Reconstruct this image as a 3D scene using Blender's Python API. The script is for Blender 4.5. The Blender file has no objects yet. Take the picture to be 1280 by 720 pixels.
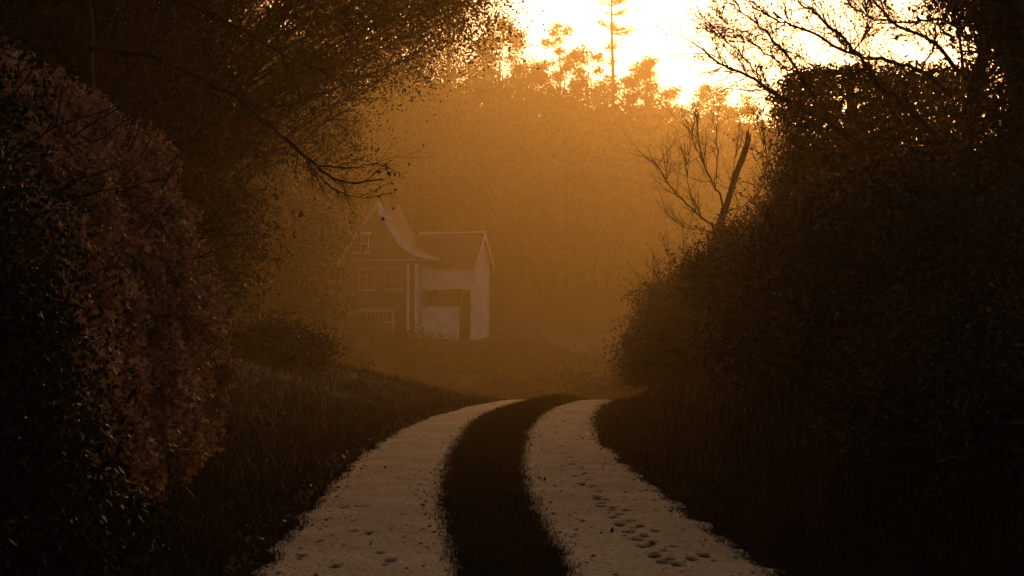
import bpy, math, random
import numpy as np
from mathutils import Vector
PI = math.pi
R = math.radians
scene = bpy.context.scene
COL = scene.collection

# ------------------------------------------------------------------ camera
FPX = 2133.0                       # focal length in pixels of the 1280 wide photograph
CAMZ = 1.3
PITCH = math.atan(80 / FPX)
cam_d = bpy.data.cameras.new('camera')
cam_d.sensor_width = 36.0
cam_d.lens = 36.0 * FPX / 1280.0
cam_d.clip_start = 0.1
cam_d.clip_end = 3000
cam_d.dof.use_dof = False
cam = bpy.data.objects.new('camera', cam_d)
COL.objects.link(cam)
cam.location = (0, 0, CAMZ)
cam.rotation_euler = (PI / 2 + PITCH, 0, 0)
scene.camera = cam

# ------------------------------------------------------------------ sky and sun
SUN_EL = R(15.5)
SUN_AZ = R(8.5)                    # to the right of straight ahead (+Y)
world = bpy.data.worlds.new('World')
scene.world = world
world.use_nodes = True
wn = world.node_tree.nodes
wl = world.node_tree.links
wn.clear()
sky = wn.new('ShaderNodeTexSky')
sky.sky_type = 'NISHITA'
sky.sun_disc = False
sky.sun_elevation = SUN_EL
sky.sun_rotation = SUN_AZ
sky.air_density = 1.0
sky.dust_density = 7.0
sky.ozone_density = 0.3
tint = wn.new('ShaderNodeMix')
tint.data_type = 'RGBA'
tint.blend_type = 'MULTIPLY'
tint.inputs[0].default_value = 1.0
tint.inputs[7].default_value = (1.0, 0.77, 0.66, 1)
bg = wn.new('ShaderNodeBackground')
bg.inputs['Strength'].default_value = 0.15
out = wn.new('ShaderNodeOutputWorld')
wl.new(sky.outputs[0], tint.inputs[6])
wl.new(tint.outputs[2], bg.inputs['Color'])
wl.new(bg.outputs[0], out.inputs['Surface'])

sd = bpy.data.lights.new('sun', 'SUN')
sd.energy = 0.5
sd.angle = R(0.5)
sd.color = (1.0, 0.60, 0.30)
sun = bpy.data.objects.new('sun', sd)
COL.objects.link(sun)
sdir = Vector((math.sin(SUN_AZ) * math.cos(SUN_EL), math.cos(SUN_AZ) * math.cos(SUN_EL), math.sin(SUN_EL)))
sun.rotation_euler = (-sdir).to_track_quat('-Z', 'Y').to_euler()
sun.location = (0, 0, 120)

vs = scene.view_settings
vs.view_transform = 'Standard'
vs.look = 'None'
vs.gamma = 1
vs.exposure = -0.57
vs.use_curve_mapping = False
HAZE_DENSITY = 0.0020
HAZE_ANISO = 0.80
cy = scene.cycles
cy.use_denoising = True
cy.max_bounces = 7
cy.diffuse_bounces = 3
cy.glossy_bounces = 2
cy.transmission_bounces = 3
cy.volume_bounces = 2
cy.transparent_max_bounces = 8
cy.use_adaptive_sampling = True
cy.adaptive_threshold = 0.02
cy.sample_clamp_indirect = 6

# ------------------------------------------------------------------ helpers
def at(u, v, Y):
    """pixel of the photograph + distance along +Y -> world point"""
    vx = (u - 640) / FPX
    vy = (360 - v) / FPX
    fy = math.cos(PITCH) - math.sin(PITCH) * vy
    fz = math.sin(PITCH) + math.cos(PITCH) * vy
    k = Y / fy
    return np.array([vx * k, Y, CAMZ + fz * k])

def sstep(a, b, x):
    t = np.clip((np.asarray(x, float) - a) / (b - a), 0, 1)
    return t * t * (3 - 2 * t)

# value noise, enough for terrain and ragged edges
_ng = np.random.default_rng(5).random((256, 256))
def vnoise(x, y):
    x = np.asarray(x, float); y = np.asarray(y, float)
    xi = np.floor(x).astype(int); yi = np.floor(y).astype(int)
    fx = x - xi; fy = y - yi
    fx = fx * fx * (3 - 2 * fx); fy = fy * fy * (3 - 2 * fy)
    a = _ng[xi % 256, yi % 256]; b = _ng[(xi + 1) % 256, yi % 256]
    c = _ng[xi % 256, (yi + 1) % 256]; d = _ng[(xi + 1) % 256, (yi + 1) % 256]
    return (a * (1 - fx) + b * fx) * (1 - fy) + (c * (1 - fx) + d * fx) * fy - 0.5
def fbm(x, y, o=4):
    s = 0; amp = 1
    for i in range(o):
        s = s + amp * vnoise(x * 2 ** i + 17.3 * i, y * 2 ** i + 9.1 * i); amp *= .5
    return s

# ------------------------------------------------------------------ lane profile
ZC_Y = [-80, 0, 10, 20, 30, 38, 43, 48, 60, 75, 95, 110, 140, 165, 200, 260, 330, 420, 700]
ZC_Z = [0, 0, 0, .03, .07, .10, .08, -.25, -1.6, -2.7, -2.1, -.7, 2.4, 5.0, 14, 33, 44, 50, 52]
_yy = np.linspace(-80, 700, 3121)
_zz = np.interp(_yy, ZC_Y, ZC_Z)
_k = np.hanning(25); _k /= _k.sum()
_zz = np.convolve(np.pad(_zz, 12, mode='edge'), _k, mode='valid')
def lane_z(y):
    return np.interp(y, _yy, _zz)
def hit(u, v):
    """where the pixel's ray meets the lane surface (z depends on y only)"""
    lo = 4.0
    for Y in np.arange(4, 60, .02):
        p = at(u, v, Y)
        if p[2] <= lane_z(Y): return p
    return at(u, v, 44)

ROWS = [  # v, left track (outer, inner), right track (inner, outer)
    (720, 333, 574, 713, 962), (690, 352, 562, 697, 918), (660, 377, 556, 681, 872), (635, 396, 552, 666, 842), (609, 418, 552, 654, 812),
    (583, 443, 558, 651, 778), (557, 477, 573, 654, 748), (544, 496, 580, 658, 741), (531.6, 520, 590, 666, 738),
    (520, 552, 608, 677, 740), (511, 583, 634, 692, 746), (505, 615, 661, 714, 757), (501.7, 640, 678, 733, 769)]
edge = []
for r in ROWS:
    ps = [hit(u, r[0]) for u in r[1:]]
    edge.append((ps[0][1], [p[0] for p in ps]))
edge = [(edge[0][0] - 6, [x - .0 for x in edge[0][1]])] + edge
ey = np.array([e[0] for e in edge]); ex = np.array([e[1] for e in edge])
# carry on past the crest, bending right
sl = (ex[-1] - ex[-3]) / (ey[-1] - ey[-3])
more_y = [ey[-1] + 3, ey[-1] + 8, ey[-1] + 16]
more_x = [ex[-1] + sl * 3.5, ex[-1] + sl * 11, ex[-1] + sl * 26]
ey = np.append(ey, more_y); ex = np.vstack([ex] + more_x)
# even out the tracing
_ye = np.linspace(ey[0], ey[-1], 400)
EX = []
for c in range(4):
    w = np.interp(_ye, ey, ex[:, c])
    kk = np.hanning(23); kk /= kk.sum()
    EX.append(np.convolve(np.pad(w, 11, mode='edge'), kk, mode='valid'))
def lane_x(c, y):
    return np.interp(y, _ye, EX[c])

def ground_z(x, y):
    x = np.asarray(x, float); y = np.asarray(y, float)
    z = lane_z(y)
    near = 1 - sstep(42, 66, y)
    rr = x - lane_x(3, y) - .45
    z = z + near * (2.3 * sstep(0, 3.6, rr) + .05 * np.clip(rr, 0, 40))
    ll = lane_x(0, y) - .55 - x
    z = z + near * ((.9 + .5 * (1 - sstep(16, 26, y))) * sstep(0, 4.5, ll) + .06 * np.clip(ll - 3, 0, 40))
    off = sstep(.2, 1.5, np.maximum(rr, ll))
    z = z + off * (.12 * fbm(x * .6, y * .6) * near + .7 * fbm(x * .07 + 3, y * .07) * sstep(50, 90, y))
    # the valley side climbs on the left and the hill top sinks to the right
    z = z + sstep(60, 130, y) * (-.10) * np.clip(x + 16, -70, 0) * 1.0
    z = z - sstep(170, 260, y) * .20 * np.clip(x + 5, 0, 120)
    return z

# ------------------------------------------------------------------ materials
def new_mat(name, rough=.9):
    m = bpy.data.materials.new(name); m.use_nodes = True
    nt = m.node_tree
    b = nt.nodes['Principled BSDF']
    b.inputs['Roughness'].default_value = rough
    b.inputs['Specular IOR Level'].default_value = .2
    return m, nt, b
def ramp_mat(name, c0, c1, scale, rough=.9, bump=0, bscale=None, detail=6, c2=None, spec=.2):
    m, nt, b = new_mat(name, rough)
    b.inputs['Specular IOR Level'].default_value = spec
    tc = nt.nodes.new('ShaderNodeTexCoord')
    n = nt.nodes.new('ShaderNodeTexNoise'); n.inputs['Scale'].default_value = scale; n.inputs['Detail'].default_value = detail
    rp = nt.nodes.new('ShaderNodeValToRGB')
    rp.color_ramp.elements[0].position = .32; rp.color_ramp.elements[0].color = (*c0, 1)
    rp.color_ramp.elements[1].position = .68; rp.color_ramp.elements[1].color = (*c1, 1)
    if c2:
        e = rp.color_ramp.elements.new(.5); e.color = (*c2, 1)
    nt.links.new(tc.outputs['Object'], n.inputs['Vector']); nt.links.new(n.outputs['Fac'], rp.inputs[0])
    nt.links.new(rp.outputs[0], b.inputs['Base Color'])
    if bump:
        n2 = nt.nodes.new('ShaderNodeTexNoise'); n2.inputs['Scale'].default_value = bscale or scale * 4; n2.inputs['Detail'].default_value = 8
        bp = nt.nodes.new('ShaderNodeBump'); bp.inputs['Strength'].default_value = bump; bp.inputs['Distance'].default_value = .02
        nt.links.new(tc.outputs['Object'], n2.inputs['Vector']); nt.links.new(n2.outputs['Fac'], bp.inputs['Height'])
        nt.links.new(bp.outputs[0], b.inputs['Normal'])
    return m
def leaf_mat(name, cols, trans=.25, rough=.6):
    """leaves vary in colour leaf by leaf (random per island) and let a little light through"""
    m, nt, b = new_mat(name, rough)
    g = nt.nodes.new('ShaderNodeNewGeometry')
    rp = nt.nodes.new('ShaderNodeValToRGB')
    el = rp.color_ramp.elements
    el[0].color = (*cols[0], 1); el[1].color = (*cols[-1], 1)
    for i, c in enumerate(cols[1:-1]):
        e = el.new((i + 1) / (len(cols) - 1)); e.color = (*c, 1)
    nt.links.new(g.outputs['Random Per Island'], rp.inputs[0])
    nt.links.new(rp.outputs[0], b.inputs['Base Color'])
    if trans:
        t = nt.nodes.new('ShaderNodeBsdfTranslucent'); mx = nt.nodes.new('ShaderNodeMixShader')
        mx.inputs[0].default_value = trans
        nt.links.new(rp.outputs[0], t.inputs['Color'])
        nt.links.new(b.outputs[0], mx.inputs[1]); nt.links.new(t.outputs[0], mx.inputs[2])
        nt.links.new(mx.outputs[0], nt.nodes['Material Output'].inputs['Surface'])
    return m

M = {}
M['bark'] = ramp_mat('bark', (.022, .016, .011), (.06, .045, .032), 9, .95, .6, 30)
M['grey_bark'] = ramp_mat('grey_bark', (.05, .04, .03), (.11, .09, .07), 7, .95, .6, 26)
M['twig'] = ramp_mat('twig', (.02, .014, .01), (.045, .03, .02), 5, .9)
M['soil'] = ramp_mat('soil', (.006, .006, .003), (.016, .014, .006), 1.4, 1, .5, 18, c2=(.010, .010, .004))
M['grass'] = leaf_mat('grass', [(.006, .007, .002), (.012, .014, .004), (.022, .020, .008), (.01, .011, .003)], .15)
M['dry_grass'] = leaf_mat('dry_grass', [(.02, .02, .006), (.05, .036, .016), (.10, .07, .035), (.03, .026, .01)], .15)
M['litter'] = leaf_mat('litter', [(.03, .016, .008), (.07, .035, .018), (.11, .055, .028)], .05)
M['beech_leaf'] = leaf_mat('beech_leaf', [(.15, .07, .030), (.36, .18, .085), (.50, .28, .15), (.24, .115, .052), (.56, .37, .23)], .3)
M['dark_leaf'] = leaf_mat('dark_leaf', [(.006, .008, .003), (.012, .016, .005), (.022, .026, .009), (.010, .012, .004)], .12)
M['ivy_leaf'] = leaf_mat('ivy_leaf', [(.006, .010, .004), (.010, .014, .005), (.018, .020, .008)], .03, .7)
M['autumn_leaf'] = leaf_mat('autumn_leaf', [(.018, .016, .005), (.045, .032, .010), (.06, .04, .014), (.03, .022, .008)], .04)
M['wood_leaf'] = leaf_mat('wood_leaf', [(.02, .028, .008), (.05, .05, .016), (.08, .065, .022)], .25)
M['needle'] = leaf_mat('needle', [(.012, .020, .007), (.03, .036, .012), (.045, .046, .018)], .15)
M['far_ground'] = M['soil']

# ------------------------------------------------------------------ mesh building
def raw_mesh(name, verts, faces, mat, uniform=None):
    """verts (n,3) array, faces (m,k) array"""
    me = bpy.data.meshes.new(name)
    verts = np.ascontiguousarray(verts, np.float32); faces = np.ascontiguousarray(faces, np.int32)
    me.vertices.add(len(verts)); me.vertices.foreach_set('co', verts.ravel())
    k = faces.shape[1]
    me.loops.add(faces.size); me.loops.foreach_set('vertex_index', faces.ravel())
    me.polygons.add(len(faces))
    me.polygons.foreach_set('loop_start', np.arange(0, faces.size, k, dtype=np.int32))
    me.polygons.foreach_set('loop_total', np.full(len(faces), k, np.int32))
    me.materials.append(mat)
    me.update(calc_edges=True)
    return me
def link(name, me, parent=None, loc=None):
    o = bpy.data.objects.new(name, me); COL.objects.link(o)
    if parent: o.parent = parent
    if loc is not None: o.location = loc
    return o
def tag(o, label=None, cat=None, group=None, kind=None):
    if label: o['label'] = label
    if cat: o['category'] = cat
    if group: o['group'] = group
    if kind: o['kind'] = kind
    return o
def thing(name, label, cat, loc, rz=0, group=None):
    o = bpy.data.objects.new(name, None); COL.objects.link(o)
    o.empty_display_size = .3
    o.location = loc; o.rotation_euler = (0, 0, rz)
    return tag(o, label, cat, group)

class Leaves:
    """collects leaf blades: each a folded rhombus of its own size and tilt"""
    def __init__(s): s.v = []
    def add(s, P, size, rng, droop=0.0, ratio=.55, jitter=.35):
        n = len(P)
        if n == 0: return
        d = rng.normal(size=(n, 3)); d[:, 2] -= droop; d /= np.linalg.norm(d, axis=1)[:, None]
        h = rng.normal(size=(n, 3)); s_ = np.cross(d, h); s_ /= np.linalg.norm(s_, axis=1)[:, None] + 1e-9
        nn = np.cross(d, s_)
        L = (size * (1 + jitter * rng.normal(size=n)).clip(.4, 2))[:, None]
        a = P; c = P + d * L
        m_ = P + d * L * .45 + nn * L * .10
        b = m_ + s_ * L * ratio * .5; e = m_ - s_ * L * ratio * .5
        s.v.append(np.stack([a, b, c, e], 1).reshape(-1, 3))
    def mesh(s, name, mat):
        V = np.concatenate(s.v); F = np.arange(len(V)).reshape(-1, 4)
        return raw_mesh(name, V, F, mat)
class Tubes:
    def __init__(s): s.V = []; s.F = []; s.n = 0
    def add(s, pts, rad, k=5, cap=True):
        pts = np.asarray(pts, float); n = len(pts)
        rad = np.broadcast_to(np.asarray(rad, float), (n,))
        t = np.gradient(pts, axis=0); t /= np.linalg.norm(t, axis=1)[:, None] + 1e-9
        ref = np.array([.31, .22, .92]) if abs(t[0][2]) < .85 else np.array([.95, .2, .1])
        a = np.cross(t, ref); a /= np.linalg.norm(a, axis=1)[:, None] + 1e-9
        b = np.cross(t, a)
        ang = np.arange(k) * 2 * PI / k
        ring = pts[:, None, :] + rad[:, None, None] * (np.cos(ang)[None, :, None] * a[:, None, :] + np.sin(ang)[None, :, None] * b[:, None, :])
        base = s.n
        s.V.append(ring.reshape(-1, 3)); s.n += n * k
        i = np.arange(n - 1)[:, None] * k; j = np.arange(k)[None, :]; j2 = (j + 1) % k
        q = np.stack([i + j, i + j2, i + k + j2, i + k + j], -1).reshape(-1, 4) + base
        s.F.append(q)
        if cap:
            s.V.append(pts[-1:] + t[-1:] * rad[-1]); c = s.n; s.n += 1
            top = base + (n - 1) * k
            jj = np.arange(k)
            s.F.append(np.stack([top + jj, top + (jj + 1) % k, np.full(k, c), np.full(k, c)], -1))
    def mesh(s, name, mat):
        me = bpy.data.meshes.new(name)
        V = np.concatenate(s.V); F = np.concatenate(s.F)
        tri = F[:, 2] == F[:, 3]
        tot = np.where(tri, 3, 4).astype(np.int32)
        loops = F[~np.stack([np.zeros(len(F), bool)] * 3 + [tri], 1)]
        me.vertices.add(len(V)); me.vertices.foreach_set('co', V.astype(np.float32).ravel())
        me.loops.add(len(loops)); me.loops.foreach_set('vertex_index', loops.astype(np.int32))
        me.polygons.add(len(F))
        me.polygons.foreach_set('loop_start', np.concatenate([[0], np.cumsum(tot)[:-1]]).astype(np.int32))
        me.polygons.foreach_set('loop_total', tot)
        me.polygons.foreach_set('use_smooth', np.ones(len(F), bool))
        me.materials.append(mat); me.update(calc_edges=True)
        return me
def curve_pts(P, n=None, rng=None, wob=0):
    """smooth polyline through control points (Catmull-Rom)"""
    P = np.asarray(P, float); m = len(P)
    n = n or (m - 1) * 5 + 1
    Q = np.vstack([2 * P[0] - P[1], P, 2 * P[-1] - P[-2]])
    t = np.linspace(0, m - 1 - 1e-6, n); i = t.astype(int); f = (t - i)[:, None]
    p0, p1, p2, p3 = Q[i], Q[i + 1], Q[i + 2], Q[i + 3]
    r = .5 * (2 * p1 + (p2 - p0) * f + (2 * p0 - 5 * p1 + 4 * p2 - p3) * f ** 2 + (3 * p1 - p0 - 3 * p2 + p3) * f ** 3)
    if wob and rng is not None:
        w = rng.normal(size=r.shape) * wob; w[0] = 0; w[-1] = 0; r = r + w
    return r
def grow(T, rng, p, d, L, r, lvl, maxl, spread=.6, kids=5, up=.0, wob=.12, tips=None, ratio=.62, kmin=3):
    """one bough with its side shoots, down to twigs"""
    n = max(4, int(7 - lvl))
    pts = [np.array(p, float)]; d = np.array(d, float); d /= np.linalg.norm(d)
    for i in range(n):
        d = d + rng.normal(size=3) * wob + np.array([0, 0, up]); d /= np.linalg.norm(d)
        pts.append(pts[-1] + d * L / n)
    pts = np.array(pts)
    T.add(pts, np.linspace(r, r * .45 if lvl < maxl else r * .3, n + 1), max(kmin, 6 - lvl))
    if tips is not None and lvl >= maxl - 1: tips.append(pts[1:])
    if lvl >= maxl: return
    for q in range(kids):
        f = .18 + .8 * (q + rng.random()) / kids
        k = min(n - 1, int(f * n)); a = pts[k] + (pts[k + 1] - pts[k]) * (f * n - k)
        t = pts[k + 1] - pts[k]; t /= np.linalg.norm(t)
        s = rng.normal(size=3); s -= t * s.dot(t); s /= np.linalg.norm(s)
        nd = t + s * spread * (.7 + .6 * rng.random())
        grow(T, rng, a, nd, L * ratio * (1.15 - .5 * f) * (.7 + .6 * rng.random()), r * .55 * (1.15 - .5 * f), lvl + 1, maxl, spread, kids, up, wob, tips, ratio, kmin)

# ------------------------------------------------------------------ ground
def axis(lo, hi, dens, n):
    t = np.linspace(-1, 1, n)
    a = np.sinh(t * dens) / math.sinh(dens)
    return np.where(a < 0, -a * lo, a * hi)
gx = np.unique(np.concatenate([axis(-200, 200, 3.8, 200), np.linspace(-9, 9, 91)]))
gy = np.unique(np.concatenate([np.linspace(-60, 6, 34), np.linspace(6, 66, 201), np.linspace(67, 150, 84), np.linspace(152, 346, 80)]))
X, Y = np.meshgrid(gx, gy)
Z = ground_z(X, Y)
V = np.stack([X, Y, Z], -1).reshape(-1, 3)
nx = len(gx); ny = len(gy)
i = (np.arange(ny - 1)[:, None] * nx + np.arange(nx - 1)[None, :]).ravel()
F = np.stack([i, i + 1, i + nx + 1, i + nx], 1)
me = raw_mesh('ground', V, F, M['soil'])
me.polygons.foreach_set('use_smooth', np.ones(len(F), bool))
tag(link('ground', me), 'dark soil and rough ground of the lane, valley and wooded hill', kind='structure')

# ------------------------------------------------------------------ the two wheel tracks
def track_material():
    m, nt, b = new_mat('pale_track', .95)
    b.inputs['Specular IOR Level'].default_value = .15
    N = nt.nodes; Lk = nt.links
    tc = N.new('ShaderNodeTexCoord')
    n1 = N.new('ShaderNodeTexNoise'); n1.inputs['Scale'].default_value = 1.3; n1.inputs['Detail'].default_value = 5
    n2 = N.new('ShaderNodeTexNoise'); n2.inputs['Scale'].default_value = 22; n2.inputs['Detail'].default_value = 9; n2.inputs['Roughness'].default_value = .7
    vo = N.new('ShaderNodeTexVoronoi'); vo.inputs['Scale'].default_value = 34
    r1 = N.new('ShaderNodeValToRGB')
    r1.color_ramp.elements[0].position = .3; r1.color_ramp.elements[0].color = (.50, .375, .22, 1)
    r1.color_ramp.elements[1].position = .7; r1.color_ramp.elements[1].color = (.70, .545, .35, 1)
    r2 = N.new('ShaderNodeValToRGB')
    r2.color_ramp.elements[0].position = .36; r2.color_ramp.elements[0].color = (.46, .42, .36, 1)
    r2.color_ramp.elements[1].position = .53; r2.color_ramp.elements[1].color = (1, 1, 1, 1)
    mx = N.new('ShaderNodeMix'); mx.data_type = 'RGBA'; mx.blend_type = 'MULTIPLY'; mx.inputs[0].default_value = .8
    at_ = N.new('ShaderNodeAttribute'); at_.attribute_name = 'damp'
    m2 = N.new('ShaderNodeMix'); m2.data_type = 'RGBA'; m2.inputs[7].default_value = (.035, .026, .018, 1)
    Lk.new(tc.outputs['Object'], n1.inputs['Vector']); Lk.new(tc.outputs['Object'], n2.inputs['Vector']); Lk.new(tc.outputs['Object'], vo.inputs['Vector'])
    Lk.new(n1.outputs['Fac'], r1.inputs[0]); Lk.new(n2.outputs['Fac'], r2.inputs[0])
    Lk.new(r1.outputs[0], mx.inputs[6]); Lk.new(r2.outputs[0], mx.inputs[7])
    Lk.new(at_.outputs['Fac'], m2.inputs[0]); Lk.new(mx.outputs[2], m2.inputs[6]); Lk.new(m2.outputs[2], b.inputs['Base Color'])
    ad = N.new('ShaderNodeMath'); ad.operation = 'ADD'
    Lk.new(n2.outputs['Fac'], ad.inputs[0]); Lk.new(vo.outputs['Distance'], ad.inputs[1])
    bp = N.new('ShaderNodeBump'); bp.inputs['Strength'].default_value = .8; bp.inputs['Distance'].default_value = .02
    Lk.new(ad.outputs[0], bp.inputs['Height']); Lk.new(bp.outputs[0], b.inputs['Normal'])
    return m
M['track'] = track_material()
z7 = lambda a, b: (320 + a / 1.939, 480 + b / 1.939)
PR_R = [(750,190),(765,205),(790,258),(812,275),(828,293),(838,310),(862,340),(882,357),(900,375),(915,393),(934,412),(968,433),(897,322),
        (908,348),(932,362),(967,375),(962,400),(1015,412),(1055,443),(1085,433),(725,128),(732,160),(900,275),(775,235),(745,212),(985,452)]
_r = np.random.default_rng(4)
_cu = np.interp(np.linspace(0, 1, 40) ** .75, [0, .3, .55, .8, 1], [735, 762, 812, 905, 1010]); _cv = np.interp(np.linspace(0, 1, 40) ** .75, [0, .3, .55, .8, 1], [112, 190, 262, 365, 460])
PR_R += [(a + (7 if q % 2 else -7) * (.4 + b / 300) + _r.normal() * 3, b + _r.normal() * 2) for q, (a, b) in enumerate(zip(_cu, _cv))]
PR_L = [(213,313),(257,311),(235,347),(237,373),(190,460),(325,447),(150,400),(272,378),(110,432),(345,240),(300,430),(398,255)]
def track(name, c0, c1, prints, label, seed):
    rng = np.random.default_rng(seed)
    ys = [6.0]
    while ys[-1] < 58: ys.append(ys[-1] + max(.022, .0022 * ys[-1]))
    ys = np.array(ys); na = 84
    x0 = lane_x(c0, ys) - .05 + .10 * fbm(ys * 1.9, seed + 0 * ys) + .06 * vnoise(ys * 7, seed + 3 + 0 * ys)
    x1 = lane_x(c1, ys) + .05 + .10 * fbm(ys * 1.9, seed + 40 + 0 * ys) + .06 * vnoise(ys * 7, seed + 13 + 0 * ys)
    t = np.linspace(0, 1, na)[None, :]
    Xg = x0[:, None] * (1 - t) + x1[:, None] * t
    Yg = np.repeat(ys[:, None], na, 1)
    Zg = lane_z(Yg) + .018 + .010 * fbm(Xg * 3, Yg * 2) + .006 * fbm(Xg * 13, Yg * 13, 3) + .034 * np.sin(PI * t) ** .5 + 0 * Xg
    damp = np.zeros_like(Xg)
    ps = [hit(*z7(a, b)) for a, b in prints]
    extra = [np.array([rng.uniform(-.45, .45) + float(lane_x(c0, y) + lane_x(c1, y)) / 2, y, 0]) for y in rng.uniform(8.5, 34, 46)]
    for q, p in enumerate(ps + extra):
        small = q >= len(ps)
        rx = rng.uniform(.008, .016) if small else rng.uniform(.026, .038)
        ry = rng.uniform(.02, .05) if small else rng.uniform(.06, .11)
        e = ((Xg - p[0]) / rx) ** 2 + ((Yg - p[1]) / ry) ** 2
        e = e + .35 * vnoise(Xg * 60, Yg * 30)
        w = 1 - sstep(.55, 1.5, e)
        Zg -= w * (.008 if small else .022)
        damp = np.maximum(damp, w * (rng.uniform(.3, .7) if small else 1.0))
    V = np.stack([Xg, Yg, Zg], -1).reshape(-1, 3)
    i = (np.arange(len(ys) - 1)[:, None] * na + np.arange(na - 1)[None, :]).ravel()
    F = np.stack([i, i + 1, i + na + 1, i + na], 1)
    me = raw_mesh(name, V, F, M['track'])
    me.polygons.foreach_set('use_smooth', np.ones(len(F), bool))
    a = me.attributes.new('damp', 'FLOAT', 'POINT'); a.data.foreach_set('value', damp.ravel().astype(np.float32))
    tag(link(name, me), label, kind='structure')
track('wheel_track', 0, 1, PR_L, 'left pale gravel wheel track of the lane, few marks', 3)
track('wheel_track', 2, 3, PR_R, 'right pale gravel wheel track of the lane with a trail of prints', 8)

# loose stones lying on the tracks
def stones():
    rng = np.random.default_rng(12); n = 2600
    y = 8 * (34 / 8) ** rng.random(n); c = rng.integers(0, 2, n); f = np.where(rng.random(n) < .5, rng.beta(.6, .6, n), rng.random(n))
    x = np.where(c == 0, lane_x(0, y) + (lane_x(1, y) - lane_x(0, y)) * f, lane_x(2, y) + (lane_x(3, y) - lane_x(2, y)) * f)
    oc = np.array([[1, 0, 0], [0, 1, 0], [-1, 0, 0], [0, -1, 0], [0, 0, .7], [0, 0, -.7]], float)
    tf = np.array([[0, 1, 4], [1, 2, 4], [2, 3, 4], [3, 0, 4], [1, 0, 5], [2, 1, 5], [3, 2, 5], [0, 3, 5]])
    sz = .005 + .020 * rng.random(n) ** 4
    V = oc[None] * (sz[:, None, None] * (.7 + .6 * rng.random((n, 6, 1)))) + np.stack([x, y, lane_z(y) + .045 + 0 * x], 1)[:, None]
    F = (np.arange(n)[:, None, None] * 6 + tf[None]).reshape(-1, 3)
    m = ramp_mat('stone', (.10, .075, .05), (.42, .34, .26), 3, .9)
    tag(link('gravel', raw_mesh('gravel', V.reshape(-1, 3), F, m)), 'loose small stones scattered on the two wheel tracks', 'stones', kind='stuff')
stones()

# ------------------------------------------------------------------ grass
def blades(P, L, rng, lean=.35, w=.006):
    n = len(P)
    a = rng.random(n) * 2 * PI
    side = np.stack([np.cos(a), np.sin(a), 0 * a], 1)
    b = rng.random(n) * 2 * PI
    ln = np.stack([np.cos(b), np.sin(b), 0 * b], 1) * (lean * (.3 + rng.random(n)))[:, None]
    L = L[:, None]; up = np.array([0, 0, 1.0])
    W = side * (w * (.6 + .8 * rng.random(n)))[:, None]
    m_ = P + (up * .55 + ln * .25) * L
    tip = P + (up * .95 + ln) * L
    V = np.stack([P - W, P + W, m_ + W * .8, m_ - W * .8, tip], 1).reshape(-1, 3)
    o = np.arange(n)[:, None] * 5
    F = np.concatenate([o + np.array([[0, 1, 2]]), o + np.array([[0, 2, 3]]), o + np.array([[3, 2, 4]])])
    return V, F
def grass(name, pts, L, mat, rng, label, w=.006, lean=.4):
    V, F = blades(pts, L, rng, lean, w)
    tag(link(name, raw_mesh(name, V, F, mat)), label, 'grass', kind='stuff')
rng = np.random.default_rng(21)
def along(n, y0=7.5, y1=47):
    # closer blades are drawn denser, as they show larger
    u = rng.random(n); return y0 * (y1 / y0) ** u
n = 95000; y = along(n); t = rng.beta(1.2, 1.2, n)
a = lane_x(1, y) - .03; b = lane_x(2, y) + .03
x = a + (b - a) * t
x += rng.normal(size=n) * .05
keep = fbm(x * 2.5, y * 2.5) > -.55
P = np.stack([x, y, lane_z(y) + 0 * x], 1)[keep]
L = (.035 + .075 * np.sin(PI * t) * rng.random(n) + .03 * rng.random(n))[keep]
grass('centre_grass', P, L * (.6 + P[:, 1] / 30), M['grass'], rng, 'low dark grass ridge between the two wheel tracks', .003)
n = 90000; y = along(n)
side = rng.random(n) < .5
d = np.abs(rng.normal(size=n)) * 1.3 * (.25 + y / 20)
d = d - .06
x = np.where(side, lane_x(0, y) - d, lane_x(3, y) + d)
P = np.stack([x, y, ground_z(x, y)], 1)
L = (.05 + .14 * rng.random(n) * sstep(-.1, .5, d) + .10 * sstep(0, 1, d) * rng.random(n))
grass('verge_grass', P, L, M['grass'], rng, 'dark rough grass on both verges of the lane', .005)
n = 3500; y = along(n, 14, 48); x = lane_x(0, y) - .5 - 6 * rng.random(n) ** 1.2
P = np.stack([x, y, ground_z(x, y)], 1)
grass('dry_grass', P, .1 + .3 * rng.random(n), M['dry_grass'], rng, 'dead straw coloured grass tufts on the left verge', .006, .7)
# fallen leaves
n = 26000; y = along(n, 7, 50); x = lane_x(0, y) - .1 - 7 * rng.random(n) ** 1.3
lv = Leaves(); lv.add(np.stack([x, y, ground_z(x, y) + .02 + .05 * rng.random(n)], 1), .06, rng)
n = 160; y = along(n, 8, 40); c = rng.integers(0, 2, n)
x = np.where(c == 0, lane_x(0, y) + (lane_x(1, y) - lane_x(0, y)) * rng.random(n), lane_x(2, y) + (lane_x(3, y) - lane_x(2, y)) * rng.random(n))
lv.add(np.stack([x, y, lane_z(y) + .03], 1), .045, rng)
tag(link('fallen_leaves', lv.mesh('fallen_leaves', M['litter'])), 'brown fallen leaves scattered over verge and tracks', 'leaves', kind='stuff')

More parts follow.
